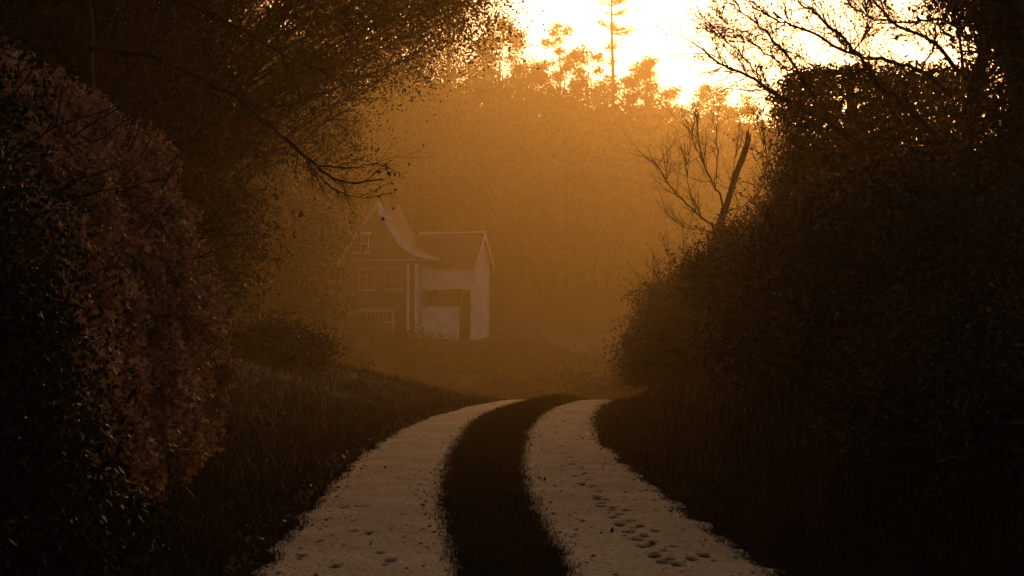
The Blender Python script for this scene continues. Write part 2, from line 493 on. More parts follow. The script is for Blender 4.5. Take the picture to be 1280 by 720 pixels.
# ------------------------------------------------------------------ tree builders
def crown_clumps(rng, n, c, rad, shell=.45):
    d = rng.normal(size=(n, 3)); d /= np.linalg.norm(d, axis=1)[:, None]
    r = shell + (1 - shell) * rng.random(n) ** .6
    return c + d * rad * r[:, None]
def leafy_tree(name, label, cat, base, H, rad, mats, seed, clumps=40, leaves=300, leaf=.12, trunk_r=.25, low=.35, clump_r=.9, group=None, lean=(0, 0), droop=.2, twigs=True, first='crown', slab=None):
    rng = np.random.default_rng(seed)
    t = thing(name, label, cat, base, 0, group)
    rad = np.array(rad, float)
    top = np.array([lean[0], lean[1], H])
    cc = np.array([lean[0] * .8, lean[1] * .8, H * (low + 1) / 2]); rz = H * (1 - low) / 2
    C = crown_clumps(rng, clumps, cc, np.array([rad[0], rad[1], rz]))
    if slab:          # a wide umbrella crown spread to block skylight: x, y centre and radii, lowest and highest leaves
        sx, sy, rx_, ry_, z0_, z1_ = slab
        a_ = rng.random(clumps) * 2 * PI; q_ = np.sqrt(rng.random(clumps))
        C = np.stack([sx + rx_ * q_ * np.cos(a_), sy + ry_ * q_ * np.sin(a_), z0_ + (z1_ - z0_) * rng.random(clumps) * (1 - .45 * q_ ** 2)], 1)
    T = Tubes()
    spine = curve_pts([[0, 0, -.4], [lean[0] * .15 + rng.normal() * .1, lean[1] * .15, H * .3], [lean[0] * .5, lean[1] * .5 + rng.normal() * .15, H * .6], [lean[0] * .9, lean[1] * .9, H * .93]], 14, rng, trunk_r * .12)
    T.add(spine, trunk_r * np.linspace(1.15, .12, 14) ** 1.1, 8)
    for c in C:
        k = int(np.clip((c[2] / H - .18) * 13 * .8, 2, 11))
        if slab: k = max(k, 8)
        s = spine[k]
        ln = np.linalg.norm(c - s)
        pl = curve_pts([s, s + (c - s) * .3 + rng.normal(size=3) * min(ln, 3.5) * .09 + [0, 0, .06 * ln], s + (c - s) * .65 + rng.normal(size=3) * min(ln, 3.5) * .09 + [0, 0, .08 * ln], c], 10, rng, .02)
        T.add(pl, np.linspace(trunk_r * .15, .008, 10), 5)
        if twigs:
            for q in range(3):
                grow(T, rng, pl[7], (c - s) + rng.normal(size=3) * ln * .3, clump_r * .9, .012 + trunk_r * .03, 2, 3, .8, 3, 0)
    link('trunk', T.mesh('trunk', mats[1]), t)
    lv = Leaves()
    for c in C:
        m_ = int(leaves * rng.uniform(.5, 1.5))
        sc = clump_r * rng.uniform(.55, 1.3)
        g = rng.normal(size=(m_, 3)) * sc * np.array([.62, .62, .42])
        lv.add(c + g, leaf, rng, droop)
    link(first, lv.mesh(first, mats[0]), t)
    return t
def g3(x, y): return (float(x), float(y), float(ground_z(x, y)))

# ------------------------------------------------------------------ left hedge of russet leaves
def hedge_left():
    rng = np.random.default_rng(31)
    t = thing('beech_hedge', 'tall ragged hedge of russet dead leaves, lit on its road side, left of the lane', 'hedge', g3(-4, 12))
    base = np.array(t.location)
    T = Tubes(); lv = Leaves()
    # a bulging wall of foliage between y = 6.5 and 17 whose face leans out over the verge
    def face_x(y, h):
        e = np.interp(y, [6, 9, 12, 15, 17.6], [-2.55, -2.45, -2.45, -2.5, -3.0])
        return e - .27 * np.clip(h - 1.3, 0, 9) ** 1.5 - .25 * (1 - sstep(0, .8, h)) + .3 * fbm(y * .9, h * .9) + .30 * fbm(y * 2.7, h * 2.7)
    for k in range(80):
        y = rng.uniform(9.4, 15.8); h = rng.uniform(1.8, 3.1)
        x0 = face_x(y, .3) - rng.uniform(.2, 1.2)
        pts = curve_pts([[x0, y, float(ground_z(x0, y)) - .2], [x0 - .1, y + rng.normal() * .2, h * .5], [face_x(y, h * .8) - .15, y + rng.normal() * .3, h]], 9, rng, .02)
        T.add(pts - base, np.linspace(.028, .006, 9), 5)
        for q in range(5):
            j = rng.integers(2, 8)
            grow(T, rng, pts[j] - base, np.array([rng.normal() * .6 + .4, rng.normal() * .7, .5]), rng.uniform(.4, .9), .007, 2, 3, .8, 3, 0)
    n = 150000
    y = rng.uniform(9.3, 17.8, n); h = rng.uniform(.0, 3.15, n) * (1 - .12 * rng.random(n))
    depth = rng.exponential(.22, n)
    x = face_x(y, h) - depth
    endcut = y + .42 * np.clip(h - 1.4, 0, 9) ** 1.5 + .5 * fbm(h * 1.3 + 5, x * 1.3)      # rounded far end
    gz = ground_z(x, y)
    dens = fbm(x * 1.8 + y * 2.3, h * 2.3 + 40) + .10 * (h < 2.6) + .6 * fbm(y * 6 + 11, h * 6)
    ok = (endcut < 17.4) & (dens > -.26)
    P = np.stack([x, y, np.maximum(gz, .1) * .6 + h], 1)[ok]
    lv.add(P - base, .046, rng, .5, .62)
    # a dense dark heart so nothing shows through
    link('stems', T.mesh('stems', M['twig']), t)
    link('leaves', lv.mesh('leaves', M['beech_leaf']), t)
hedge_left()

# near left ivy clad tree: black mass at the left edge, its crown hangs over the camera's left
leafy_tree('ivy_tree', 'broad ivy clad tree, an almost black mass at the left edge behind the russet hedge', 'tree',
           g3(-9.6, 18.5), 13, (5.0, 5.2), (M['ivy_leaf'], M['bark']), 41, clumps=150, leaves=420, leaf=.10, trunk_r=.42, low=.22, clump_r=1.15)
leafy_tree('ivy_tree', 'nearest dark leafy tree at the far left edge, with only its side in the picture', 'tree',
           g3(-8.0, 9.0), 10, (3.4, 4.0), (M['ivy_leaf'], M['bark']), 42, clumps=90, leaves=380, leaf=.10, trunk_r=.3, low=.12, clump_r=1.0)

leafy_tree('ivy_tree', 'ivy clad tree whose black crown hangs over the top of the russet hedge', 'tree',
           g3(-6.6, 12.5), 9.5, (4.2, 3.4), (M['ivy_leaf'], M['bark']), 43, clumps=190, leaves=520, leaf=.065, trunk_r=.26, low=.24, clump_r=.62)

# left bare bough tree reaching over the verge
def reach_tree():
    rng = np.random.default_rng(51)
    base = np.array(g3(-5.4, 20.5))
    t = thing('bare_tree', 'dark thin tree behind the russet hedge whose fine arching boughs hang towards the house', 'tree', base)
    T = Tubes(); tips = []
    D = 20
    trunk = curve_pts([base + [0, 0, -.4], base + [.1, 0, 2.2], at(110, 60, D + .3), at(90, -160, D + 1)], 14, rng, .03)
    T.add(trunk - base, np.linspace(.17, .06, 14), 8)
    boughs = [
        ([(112, 60), (190, 70), (262, 104), (300, 124), (340, 160), (395, 207), (430, 228), (478, 224)], .036),
        ([(395, 207), (425, 209), (452, 208), (480, 200)], .012),
        ([(300, 124), (330, 134), (372, 128), (410, 112)], .014),
        ([(340, 160), (372, 184), (400, 222), (440, 246), (480, 243)], .012),
        ([(262, 104), (280, 140), (300, 172), (330, 192)], .012),
        ([(100, -30), (180, -10), (270, 20), (350, 66), (410, 92)], .020),
        ([(350, 66), (372, 108), (395, 150)], .009),
    ]
    for pts, r in boughs:
        c = curve_pts([at(u, v, D + .4 * math.sin(k * 1.7 + r * 90)) for k, (u, v) in enumerate(pts)], None, rng, .008)
        T.add(c - base, np.linspace(r, r * .28, len(c)), 6)
        for q in range(16):
            j = rng.integers(len(c) // 5, len(c) - 1)
            tg = c[j + 1] - c[j]; tg /= np.linalg.norm(tg)
            grow(T, rng, c[j] - base, tg + rng.normal(size=3) * .55, rng.uniform(.25, .7), max(.0035, r * .22), 2, 3, .6, 4, -.05, .16, tips)
    link('trunk', T.mesh('trunk', M['bark']), t)
    lv = Leaves(); tp = np.concatenate(tips)
    tp = tp[rng.random(len(tp)) < .16]
    lv.add(tp, .045, rng, .6)
    link('leaves', lv.mesh('leaves', M['autumn_leaf']), t)
reach_tree()

# mid left canopy trees whose crowns fill the top left in the haze
leafy_tree('oak_tree', 'spreading oak with fine brown canopy filling the top left above the house', 'tree',
           g3(-10.0, 46), 15.5, (8.3, 8), (M['autumn_leaf'], M['bark']), 61, clumps=330, leaves=760, leaf=.085, trunk_r=.45, low=.32, clump_r=1.0, lean=(1.6, 0))
leafy_tree('oak_tree', 'second oak, leaning in from the left behind the arching boughs', 'tree',
           g3(-8.8, 31), 11.5, (3.7, 5), (M['autumn_leaf'], M['bark']), 62, clumps=230, leaves=640, leaf=.07, trunk_r=.34, low=.2, clump_r=.95)
leafy_tree('ash_tree', 'hazy ash tree with rounded crown left of the house roof', 'tree',
           g3(-14.0, 102), 22, (5.0, 5), (M['dark_leaf'], M['bark']), 63, clumps=170, leaves=380, leaf=.17, trunk_r=.5, low=.04, clump_r=1.2)
leafy_tree('ash_tree', 'tall hazy ash standing behind the house gable, its top above the roof', 'tree',
           g3(-18, 178), 30, (11, 8), (M['wood_leaf'], M['bark']), 64, clumps=120, leaves=330, leaf=.3, trunk_r=.6, low=.1, clump_r=2.3)
leafy_tree('ash_tree', 'dim tree between the russet hedge and the left house wall', 'tree',
           g3(-12.2, 80), 13, (3.6, 4), (M['dark_leaf'], M['bark']), 65, clumps=150, leaves=360, leaf=.14, trunk_r=.35, low=.03, clump_r=1.0)

leafy_tree('hazel_tree', 'bushy dark tree filling the gap between the russet hedge and the house', 'tree',
           g3(-12.0, 52), 9, (4.3, 4), (M['dark_leaf'], M['bark']), 66, clumps=130, leaves=330, leaf=.11, trunk_r=.25, low=.02, clump_r=.8)
leafy_tree('hazel_tree', 'dark bushy tree rising just above the far end of the russet hedge', 'tree',
           g3(-8.2, 38), 7.5, (2.9, 3), (M['dark_leaf'], M['bark']), 67, clumps=110, leaves=330, leaf=.10, trunk_r=.22, low=.02, clump_r=.7)

# ------------------------------------------------------------------ hill: treeline individuals + the wood below
def sil(u, v, D):
    p = at(u, v, D); return p
TL = [  # u, top v, distance, half width px, kind, label
    (560, -110, 232, 62, 'b', 'tallest rounded tree of the hill skyline, cut by the top edge right of the oak'),
    (625, 18, 240, 40, 'b', 'broad hill tree just left of the bright notch in the skyline'),
    (668, 62, 236, 34, 'b', 'low bushy hill tree under the bright notch'),
    (700, 26, 262, 26, 'b', 'pale feathery tree crown right of the bright notch'),
    (735, 58, 240, 34, 'b', 'rounded hill tree left of the tall pine'),
    (808, 62, 240, 26, 'b', 'narrow ragged tree right of the tall pine'),
    (790, 98, 228, 34, 'b', 'squat hill tree in front of the tall pine'),
    (845, 108, 246, 26, 'b', 'small round hill tree right of the narrow ragged one'),
    (885, 106, 250, 34, 'b', 'wide flat hill tree behind the bare shrub'),
    (930, 120, 250, 34, 'b', 'hill tree behind the top of the broken trunk'),
    (975, 132, 246, 36, 'b', 'hill tree partly behind the flat topped evergreen'),
    (500, -90, 215, 62, 'b', 'large hazy hill tree behind the oak canopy'),
    (385, -80, 198, 72, 'b', 'tall hazy hill tree far left of the skyline, behind the oak canopy'),
    (300, -60, 190, 72, 'b', 'leftmost tall hill tree, nearly hidden behind the oak leaves'),
    (440, -70, 205, 60, 'b', 'large hazy hill tree above the house roof, behind oak boughs'),
]
def mound_tree(name, label, base, H, rx, seed, mats, group=None):
    return leafy_tree(name, label, 'tree', base, H, (rx, rx * .8), mats, seed, clumps=max(46, int(rx * 13)), leaves=260, leaf=.30, trunk_r=.3, low=.12, clump_r=max(.9, rx * .26), group=group, twigs=False)
def conifer(name, label, base, H, rx, seed, ragged=.5, low=.15, nlev=16, mats=None):
    rng = np.random.default_rng(seed)
    t = thing(name, label, 'tree', base)
    T = Tubes(); T.add(curve_pts([[0, 0, -.5], [.1, 0, H * .5], [0, 0, H]], 10), np.linspace(.28, .05, 10), 7)
    lv = Leaves()
    for k in range(nlev):
        f = low + (1 - low) * (k + rng.random() * .6) / nlev
        r = rx * (1 - f) ** .75 * rng.uniform(1 - ragged, 1.1) + .3
        for q in range(7):
            a = rng.random() * 2 * PI; rr = r * rng.uniform(.6, 1.1)
            e = np.array([math.cos(a) * rr, math.sin(a) * rr, f * H + .1 * rr])
            s = np.array([0, 0, f * H])
            pl = curve_pts([s, (s + e) / 2 + [0, 0, .12 * rr], e], 5)
            T.add(pl, np.linspace(.05, .012, 5), 4)
            m_ = int(60 * rr + 30); u = rng.random(m_) ** .7
            P = s + (e - s) * u[:, None] + rng.normal(size=(m_, 3)) * np.array([.28, .28, .16]) * (.6 + .5 * rr * .5)
            lv.add(P, .26, rng, 0, .35)
    link('trunk', T.mesh('trunk', M['bark']), t)
    link('crown', lv.mesh('crown', M['needle']), t)
    return t
for k, (u, v, D, hw, kind, lab) in enumerate(TL):
    p = at(u, v, D); gz = float(ground_z(p[0], D))
    H = max(7, p[2] - gz); rx = hw / FPX * D * 1.1
    if kind == 'b': mound_tree('hill_tree', lab, (p[0], D, gz), H, rx, 100 + k, (M['wood_leaf'], M['bark']))
    else: conifer('hill_conifer', lab, (p[0], D, gz), H, rx * 1.1, 100 + k)
# the tall pine with its bare trunk and tiered tufts
def tall_pine():
    rng = np.random.default_rng(77)
    D = 238; p = at(765, -14, D); gz = float(ground_z(p[0], D)); base = np.array([p[0], D, gz]); H = p[2] - gz
    t = thing('tall_pine', 'tall slender pine with bare trunk and tiered tufts against the bright sky', 'tree', base)
    T = Tubes(); T.add(curve_pts([[0, 0, -.5], [.15, 0, H * .5], [-.05, 0, H * .8], [0, 0, H]], 14), np.linspace(.36, .08, 14), 8)
    lv = Leaves()
    tiers = [(-8, -1.6, 1.8), (2, -2.4, 2.4), (14, -2.0, 2.2), (32, -2.8, 1.2), (38, .6, 4.2), (34, -1.5, 3.5), (56, -1.0, 1.3), (76, -1.6, .9), (-2, -1.2, 1.4)]
    for v, a, b in tiers:
        z = at(765, v, D)[2] - gz
        for q in range(6):
            e = np.array([rng.uniform(a, b), rng.normal() * .9, z + rng.uniform(-.5, .6)])
            s = np.array([0, 0, z - .5])
            T.add(curve_pts([s, (s + e) / 2 + [0, 0, -.1], e], 6), np.linspace(.06, .02, 6), 4)
            for w in (.55, .8, 1.0):
                c = s + (e - s) * w; m_ = rng.integers(8, 46)
                lv.add(c + rng.normal(size=(m_, 3)) * np.array([.36, .4, .22]), .24, rng, 0, .35)
    link('trunk', T.mesh('trunk', M['bark']), t); link('crown', lv.mesh('crown', M['needle']), t)
tall_pine()
# wood on the hillside below the skyline (one mass in the haze)
def hillside_wood():
    rng = np.random.default_rng(88)
    lv = Leaves(); T = Tubes()
    for k in range(520):
        D = rng.uniform(168, 250); uu = rng.uniform(330, 1250)
        x = (uu - 640) / FPX * D
        gz = float(ground_z(x, D))
        # stay under the skyline
        tops = np.interp(uu, [330, 500, 600, 640, 668, 720, 765, 835, 850, 960, 1250], [-120, -60, 10, 50, 80, 70, 104, 118, 116, 140, 160])
        zmax = at(uu, tops + rng.uniform(6, 24), D)[2]
        H = min(rng.uniform(9, 17), zmax - gz)
        if H < 3.5: continue
        T.add([[x, D, gz - .3], [x, D, gz + H * .8]], [.25, .06], 5)
        for q in range(9):
            c = np.array([x, D, gz]) + np.array([rng.normal() * 1.7, rng.normal() * 1.5, H * rng.uniform(.25, .93)])
            m_ = 110
            lv.add(c + rng.normal(size=(m_, 3)) * np.array([1.1, 1.0, .75]), .42, rng)
    V = lv.mesh('hillside_wood', M['wood_leaf'])
    tag(link('hillside_wood', V), 'hazy wood covering the hillside below the skyline trees', 'wood', kind='stuff')
    tag(link('hillside_trunks', T.mesh('hillside_trunks', M['bark'])), 'dim trunks inside the hazy hillside wood', 'wood', kind='stuff')
hillside_wood()

# ------------------------------------------------------------------ house
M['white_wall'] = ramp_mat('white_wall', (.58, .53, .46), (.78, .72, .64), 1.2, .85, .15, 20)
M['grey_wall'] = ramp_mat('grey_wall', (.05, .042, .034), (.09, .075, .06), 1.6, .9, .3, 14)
M['frame_paint'] = ramp_mat('frame_paint', (.62, .58, .52), (.76, .72, .66), 6, .6)
M['window_paint'] = ramp_mat('window_paint', (.22, .20, .18), (.32, .30, .27), 6, .6)
M['dark_void'] = ramp_mat('dark_timber', (.025, .02, .016), (.05, .04, .032), 4, .9)
mg, nt, b = new_mat('window_glass', .08); b.inputs['Base Color'].default_value = (.03, .03, .03, 1); b.inputs['Specular IOR Level'].default_value = .5; M['glass'] = mg
def tile_mat():
    m, nt, b = new_mat('roof_tiles', .8)
    tc = nt.nodes.new('ShaderNodeTexCoord'); br = nt.nodes.new('ShaderNodeTexBrick')
    mp = nt.nodes.new('ShaderNodeMapping'); mp.inputs['Rotation'].default_value = (PI / 2, 0, 0)
    br.inputs['Scale'].default_value = 3.2; br.inputs['Color1'].default_value = (.06, .045, .036, 1); br.inputs['Color2'].default_value = (.10, .075, .058, 1)
    br.inputs['Mortar'].default_value = (.03, .022, .018, 1); br.inputs['Mortar Size'].default_value = .02
    nt.links.new(tc.outputs['Object'], mp.inputs[0]); nt.links.new(mp.outputs[0], br.inputs['Vector']); nt.links.new(br.outputs['Color'], b.inputs['Base Color'])
    return m
M['tiles'] = tile_mat()
class Box:
    def __init__(s): s.V = []; s.F = []; s.n = 0
    def box(s, x0, x1, y0, y1, z0, z1):
        v = [(x, y, z) for x in (x0, x1) for y in (y0, y1) for z in (z0, z1)]
        s.V += v; n = s.n
        s.F += [[n + a for a in f] for f in ((0, 1, 3, 2), (4, 6, 7, 5), (0, 4, 5, 1), (2, 3, 7, 6), (0, 2, 6, 4), (1, 5, 7, 3))]
        s.n += 8
    def prism(s, poly, y0, y1):
        """poly in x,z extruded along y"""
        k = len(poly); n = s.n
        s.V += [(x, y0, z) for x, z in poly] + [(x, y1, z) for x, z in poly]
        s.F += [list(range(n, n + k)), list(range(n + 2 * k - 1, n + k - 1, -1))]
        s.F += [[n + i, n + k + i, n + k + (i + 1) % k, n + (i + 1) % k] for i in range(k)]
        s.n += 2 * k
    def prismx(s, poly, x0, x1):
        k = len(poly); n = s.n
        s.V += [(x0, y, z) for y, z in poly] + [(x1, y, z) for y, z in poly]
        s.F += [list(range(n, n + k)), list(range(n + 2 * k - 1, n + k - 1, -1))]
        s.F += [[n + i, n + k + i, n + k + (i + 1) % k, n + (i + 1) % k] for i in range(k)]
        s.n += 2 * k
    def build(s, name, mat, parent=None):
        me = bpy.data.meshes.new(name); me.from_pydata(s.V, [], s.F); me.materials.append(mat)
        import bmesh
        bm = bmesh.new(); bm.from_mesh(me); bmesh.ops.recalc_face_normals(bm, faces=bm.faces); bm.to_mesh(me); bm.free()
        return link(name, me, parent)
def window(parent, x0, x1, z0, z1, y, cols=2, rows=3, sill=True, paint='window_paint'):
    """window on a wall whose outer face is at y, facing -y"""
    f = Box(); w = .07
    f.box(x0, x0 + w, y - .05, y + .03, z0, z1); f.box(x1 - w, x1, y - .05, y + .03, z0, z1)
    f.box(x0 + w, x1 - w, y - .05, y + .03, z1 - w, z1); f.box(x0 + w, x1 - w, y - .05, y + .03, z0, z0 + w)
    for c in range(1, cols):
        xc = x0 + (x1 - x0) * c / cols; f.box(xc - .02, xc + .02, y - .04, y + .02, z0 + w, z1 - w)
    for r in range(1, rows):
        zc = z0 + (z1 - z0) * r / rows; f.box(x0 + w, x1 - w, y - .037, y + .017, zc - .02, zc + .02)
    o = Box(); o.box(x0 + w, x1 - w, y - .015, y + .012, z0 + w, z1 - w)
    g = o.build('window', M['glass'], parent)
    f.build('frame', M[paint], g)
    if sill:
        s_ = Box(); s_.box(x0 - .1, x1 + .1, y - .14, y + .02, z0 - .09, z0 - .002); s_.build('sill', M['window_paint'], g)
    return g
def house():
    D = 140.0; S = FPX / D            # px per metre
    c = at(475, 440, D); base = np.array([c[0], D, 0]); gz = float(ground_z(c[0], D))
    zz = lambda v: at(475, v, D)[2] - gz
    base[2] = gz
    t = thing('swept_roof_house', 'old pale two part house with steep swept roof, faint in the haze left of centre', 'house', base, R(-15))
    xx = lambda u: (u - 475) / S / math.cos(R(15))
    zb = -2.0; ze = zz(325); za = zz(250); yd = 4.4
    hw = 3.1
    # main block: tile hung gable over a timber front, pale side wall
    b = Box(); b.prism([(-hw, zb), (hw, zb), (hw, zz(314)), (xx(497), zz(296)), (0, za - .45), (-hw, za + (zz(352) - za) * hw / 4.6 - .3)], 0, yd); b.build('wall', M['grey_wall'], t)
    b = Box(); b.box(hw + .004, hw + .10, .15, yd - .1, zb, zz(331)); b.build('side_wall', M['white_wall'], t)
    b = Box(); 
    for yy in (.9, 2.3, 3.5): b.box(hw + .11, hw + .14, yy, yy + .55, zz(405), zz(340))
    b.build('side_window', M['glass'], t)
    # upper gable hung with dark tiles
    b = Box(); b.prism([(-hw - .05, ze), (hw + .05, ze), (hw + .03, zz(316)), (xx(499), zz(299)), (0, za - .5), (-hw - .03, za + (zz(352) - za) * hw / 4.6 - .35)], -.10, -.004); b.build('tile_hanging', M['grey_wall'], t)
    # roof: curved profile both sides, a thick shell
    prof = [(0, za), (xx(484), zz(268)), (xx(492), zz(283)), (xx(501), zz(296)), (xx(511), zz(306)), (xx(523), zz(315)), (xx(538), zz(321)), (xx(553), zz(325))]
    th = .28
    zl = lambda x: za + (zz(352) - za) * (-x) / 4.6
    left = [(0, za), (-1.5, zl(-1.5)), (-3.1, zl(-3.1)), (-4.6, zz(352))]
    outer = left[::-1] + prof[1:]
    inner = [(x * .985 , z - th * (1.0 if abs(x) > .01 else 1.6)) for x, z in outer[::-1]]
    b = Box(); b.V = []; 
    # build as strips so the section may be concave
    n = len(outer); y0, y1 = -.45, yd + .4
    inn = inner[::-1]
    for (p, q, r_, s_) in [(outer[i], outer[i + 1], inn[i + 1], inn[i]) for i in range(n - 1)]:
        b.prism([p, q, r_, s_], y0, y1)
    b.build('roof', M['tiles'], t)
    # wide pale barge boards along the front verge
    for sgn in (1, -1):
        b = Box()
        pp = prof if sgn > 0 else [(-x, z) for x, z in left]
        for i in range(len(pp) - 1):
            (xa, za_), (xb, zb_) = pp[i], pp[i + 1]
            ww = [.8, .8, .3, .2] if sgn > 0 else [.4] * 4; w0 = np.interp(i, [0, 3, 6, 7], ww); w1 = np.interp(i + 1, [0, 3, 6, 7], ww)
            b.prism([(sgn * xa, za_ + .05), (sgn * xb, zb_ + .05), (sgn * xb, zb_ + .05 - w1), (sgn * xa, za_ + .05 - w0 * (1.5 if i == 0 else 1))][::sgn], -.52, -.456)
        b.build('barge_board', M['frame_paint'] if sgn > 0 else M['window_paint'], t)
    b = Box(); b.box(-.35, .35, 2.2, 3.0, za - .6, za + 1.1); b.box(-.42, .42, 2.13, 3.07, za + 1.104, za + 1.25); b.build('chimney', M['grey_wall'], t)
    # gutter board at floor level, windows
    b = Box(); b.box(xx(440), xx(524), -.24, -.104, ze - .10, ze + .04); b.build('string_course', M['window_paint'], t)
    g = window(t, xx(441), xx(461), zz(316), zz(293), -.11, 2, 2, True, 'frame_paint')
    b = Box(); b.box(xx(438), xx(465), -.30, -.112, zz(292), zz(290) + .02); b.build('lintel', M['frame_paint'], g)
    window(t, xx(447), xx(470), zz(362), zz(335), 0, 2, 3)
    window(t, xx(480), xx(503), zz(362), zz(335), 0, 3, 3)
    for u0_, u1_ in ((509, 512.5), (519, 523)):
        b = Box(); b.box(xx(u0_), xx(u1_), -.08, -.004, zb, zz(330)); b.build('corner_post', M['white_wall'], t)
    b = Box(); b.box(xx(441), xx(500), -1.1, -.9, zz(391), zz(386)); b.box(xx(441), xx(445), -1.08, -.92, zb, zz(391) - .003); b.box(xx(495), xx(498), -1.08, -.92, zb, zz(391) - .003)
    for q in range(9):
        x_ = xx(449 + q * 5); b.box(x_ - .03, x_ + .03, -1.04, -.96, zz(402), zz(391) - .003)
    b.box(xx(441) - .02, xx(500), -1.06, -.94, zz(404), zz(402) - .003)
    b.build('veranda_rail', M['window_paint'], t)
    # ---- right wing
    x0 = hw + .15; x1 = xx(590); y0 = .9; y1 = 5.3; ym = (y0 + y1) / 2
    zr = zz(290); zev = zz(328)
    b = Box(); b.box(x0, x1, y0, y1, zz(362), zev); b.build('wing_wall', M['white_wall'], t)
    b = Box(); b.prismx([(y0, zev + .003), (y1, zev + .003), (ym, zr - .25)], x1 - .3, x1); b.build('wing_gable', M['white_wall'], t)
    b = Box(); b.box(x1 - .35, x1 + .004, y0 - .004, y0 + 1.0, zb, zz(362) - .003); b.box(x1 - .35, x1 + .004, y0 + 1.004, y1, zb, zz(362) - .003); b.build('wing_pier', M['white_wall'], t)
    b = Box(); b.box(x0, x1 - .36, y1 - .5, y1 - .2, zb, zz(362) - .003); b.build('back_wall', M['grey_wall'], t)
    b = Box(); b.box(x0, xx(571), y0 + .1, y0 + .35, zb, zz(383)); b.build('low_wall', M['white_wall'], t)
    b = Box(); b.box(xx(571) + .003, xx(574), y0 + .06, y0 + .36, zb, zz(362) - .003); b.build('post', M['dark_void'], t)
    b = Box()
    for (ya, za_, yb, zb_) in ((y0 - .45, zev - .22, ym, zr), (y1 + .45, zev - .22, ym, zr)):
        b.prismx([(ya, za_), (yb, zb_), (yb, zb_ - .16), (ya, za_ - .14)], x0 - 1.2, x1 + .25)
    b.build('wing_roof', M['tiles'], t)
    b = Box(); b.box(x0 - .9, x1 + .27, ym - .12, ym + .12, zr - .02, zr + .13); b.build('ridge', M['frame_paint'], t)
    for (ya, za_) in ((y0 - .45, zev - .22), (y1 + .45, zev - .22)):
        b = Box(); b.prismx([(ya, za_ + .04), (ym, zr + .04), (ym, zr - .42), (ya, za_ - .26)], x1 + .253, x1 + .31); b.build('barge_board', M['frame_paint'], t)
house()

# ------------------------------------------------------------------ shrubs, hedges
def shrub(name, label, base, rad, H, mats, seed, n=40, leaves=300, leaf=.08, cr=.5, twig=True, group=None, cat='bush', flat=False):
    rng = np.random.default_rng(seed)
    t = thing(name, label, cat, base, 0, group)
    T = Tubes(); lv = Leaves()
    for k in range(n):
        a = rng.random() * 2 * PI; r = math.sqrt(rng.random())
        h = H * (rng.uniform(.1, .95) if flat else rng.uniform(.12, 1) * math.sqrt(max(.05, 1 - r ** 2.4)))
        c = np.array([math.cos(a) * r * rad[0], math.sin(a) * r * rad[1], h])
        s = np.array([c[0] * .35, c[1] * .35, -.2])
        pl = curve_pts([s, s * .4 + c * .6 + [0, 0, .1], c], 7, rng, .03)
        T.add(pl, np.linspace(.03, .007, 7), 4)
        if twig: 
            for q in range(2): grow(T, rng, pl[4], (c - s) * .6 + rng.normal(size=3) * .7 + [0, 0, .5], cr * 1.9, .007, 2, 3, .7, 4, .02, .12)
        m_ = int(leaves * rng.uniform(.5, 1.5))
        lv.add(c + rng.normal(size=(m_, 3)) * cr * np.array([.7, .7, .55]), leaf, rng, .2)
    link('stems', T.mesh('stems', M['twig']), t); link('foliage', lv.mesh('foliage', mats), t)
    return t
# right bank: from the bend back to the camera
def gp(u, D, dz=0): 
    x = (u - 640) / FPX * D; return (x, D, float(ground_z(x, D)) + dz)
def fit(u, vt, D): return max(.8, at(u, vt, D)[2] - gp(u, D)[2])
RB = [ # u, top v, D, rx, ry, n, leaves, leaf, cr, label
    (835, 345, 43, 1.25, 1.8, 90, 330, .055, .30, 'round twiggy bush at the bend, hiding the end of the right wheel track'),
    (895, 318, 39, 1.3, 1.8, 90, 330, .055, .32, 'thick dark bush around the foot of the broken trunk'),
    (960, 250, 34, 1.2, 2.2, 110, 330, .055, .34, 'tall dark bush right of the broken trunk'),
    (875, 430, 33, 1.2, 1.6, 60, 330, .05, .28, 'low dark bush on the bank foot below the broken trunk'),
    (1000, 330, 26, 1.7, 2.5, 110, 330, .05, .34, 'black bramble bush on the bank, under the flat topped evergreen'),
    (1120, 260, 20, 1.6, 2.5, 110, 360, .05, .36, 'black bush on the bank, left of the bare tree stem'),
    (1040, 430, 18, 1.0, 2.2, 70, 330, .045, .28, 'low black bush on the bank foot beside the right track'),
    (1210, 210, 15, 1.4, 2.5, 120, 380, .05, .36, 'tall black bush at the right edge, nearest but one to the camera'),
    (1345, 10, 18.5, 1.0, 1.6, 200, 420, .05, .36, 'tall black holly bush reaching the upper right corner'),
    (1230, 430, 11.5, .9, 2.0, 70, 330, .045, .30, 'nearest black bush in the lower right corner'),
]
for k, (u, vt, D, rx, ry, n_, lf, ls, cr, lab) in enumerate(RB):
    shrub('bank_bush', lab, gp(u, D), (rx, ry), fit(u, vt, D) * 1.0, M['dark_leaf'], 200 + k, n_, lf, ls, cr)
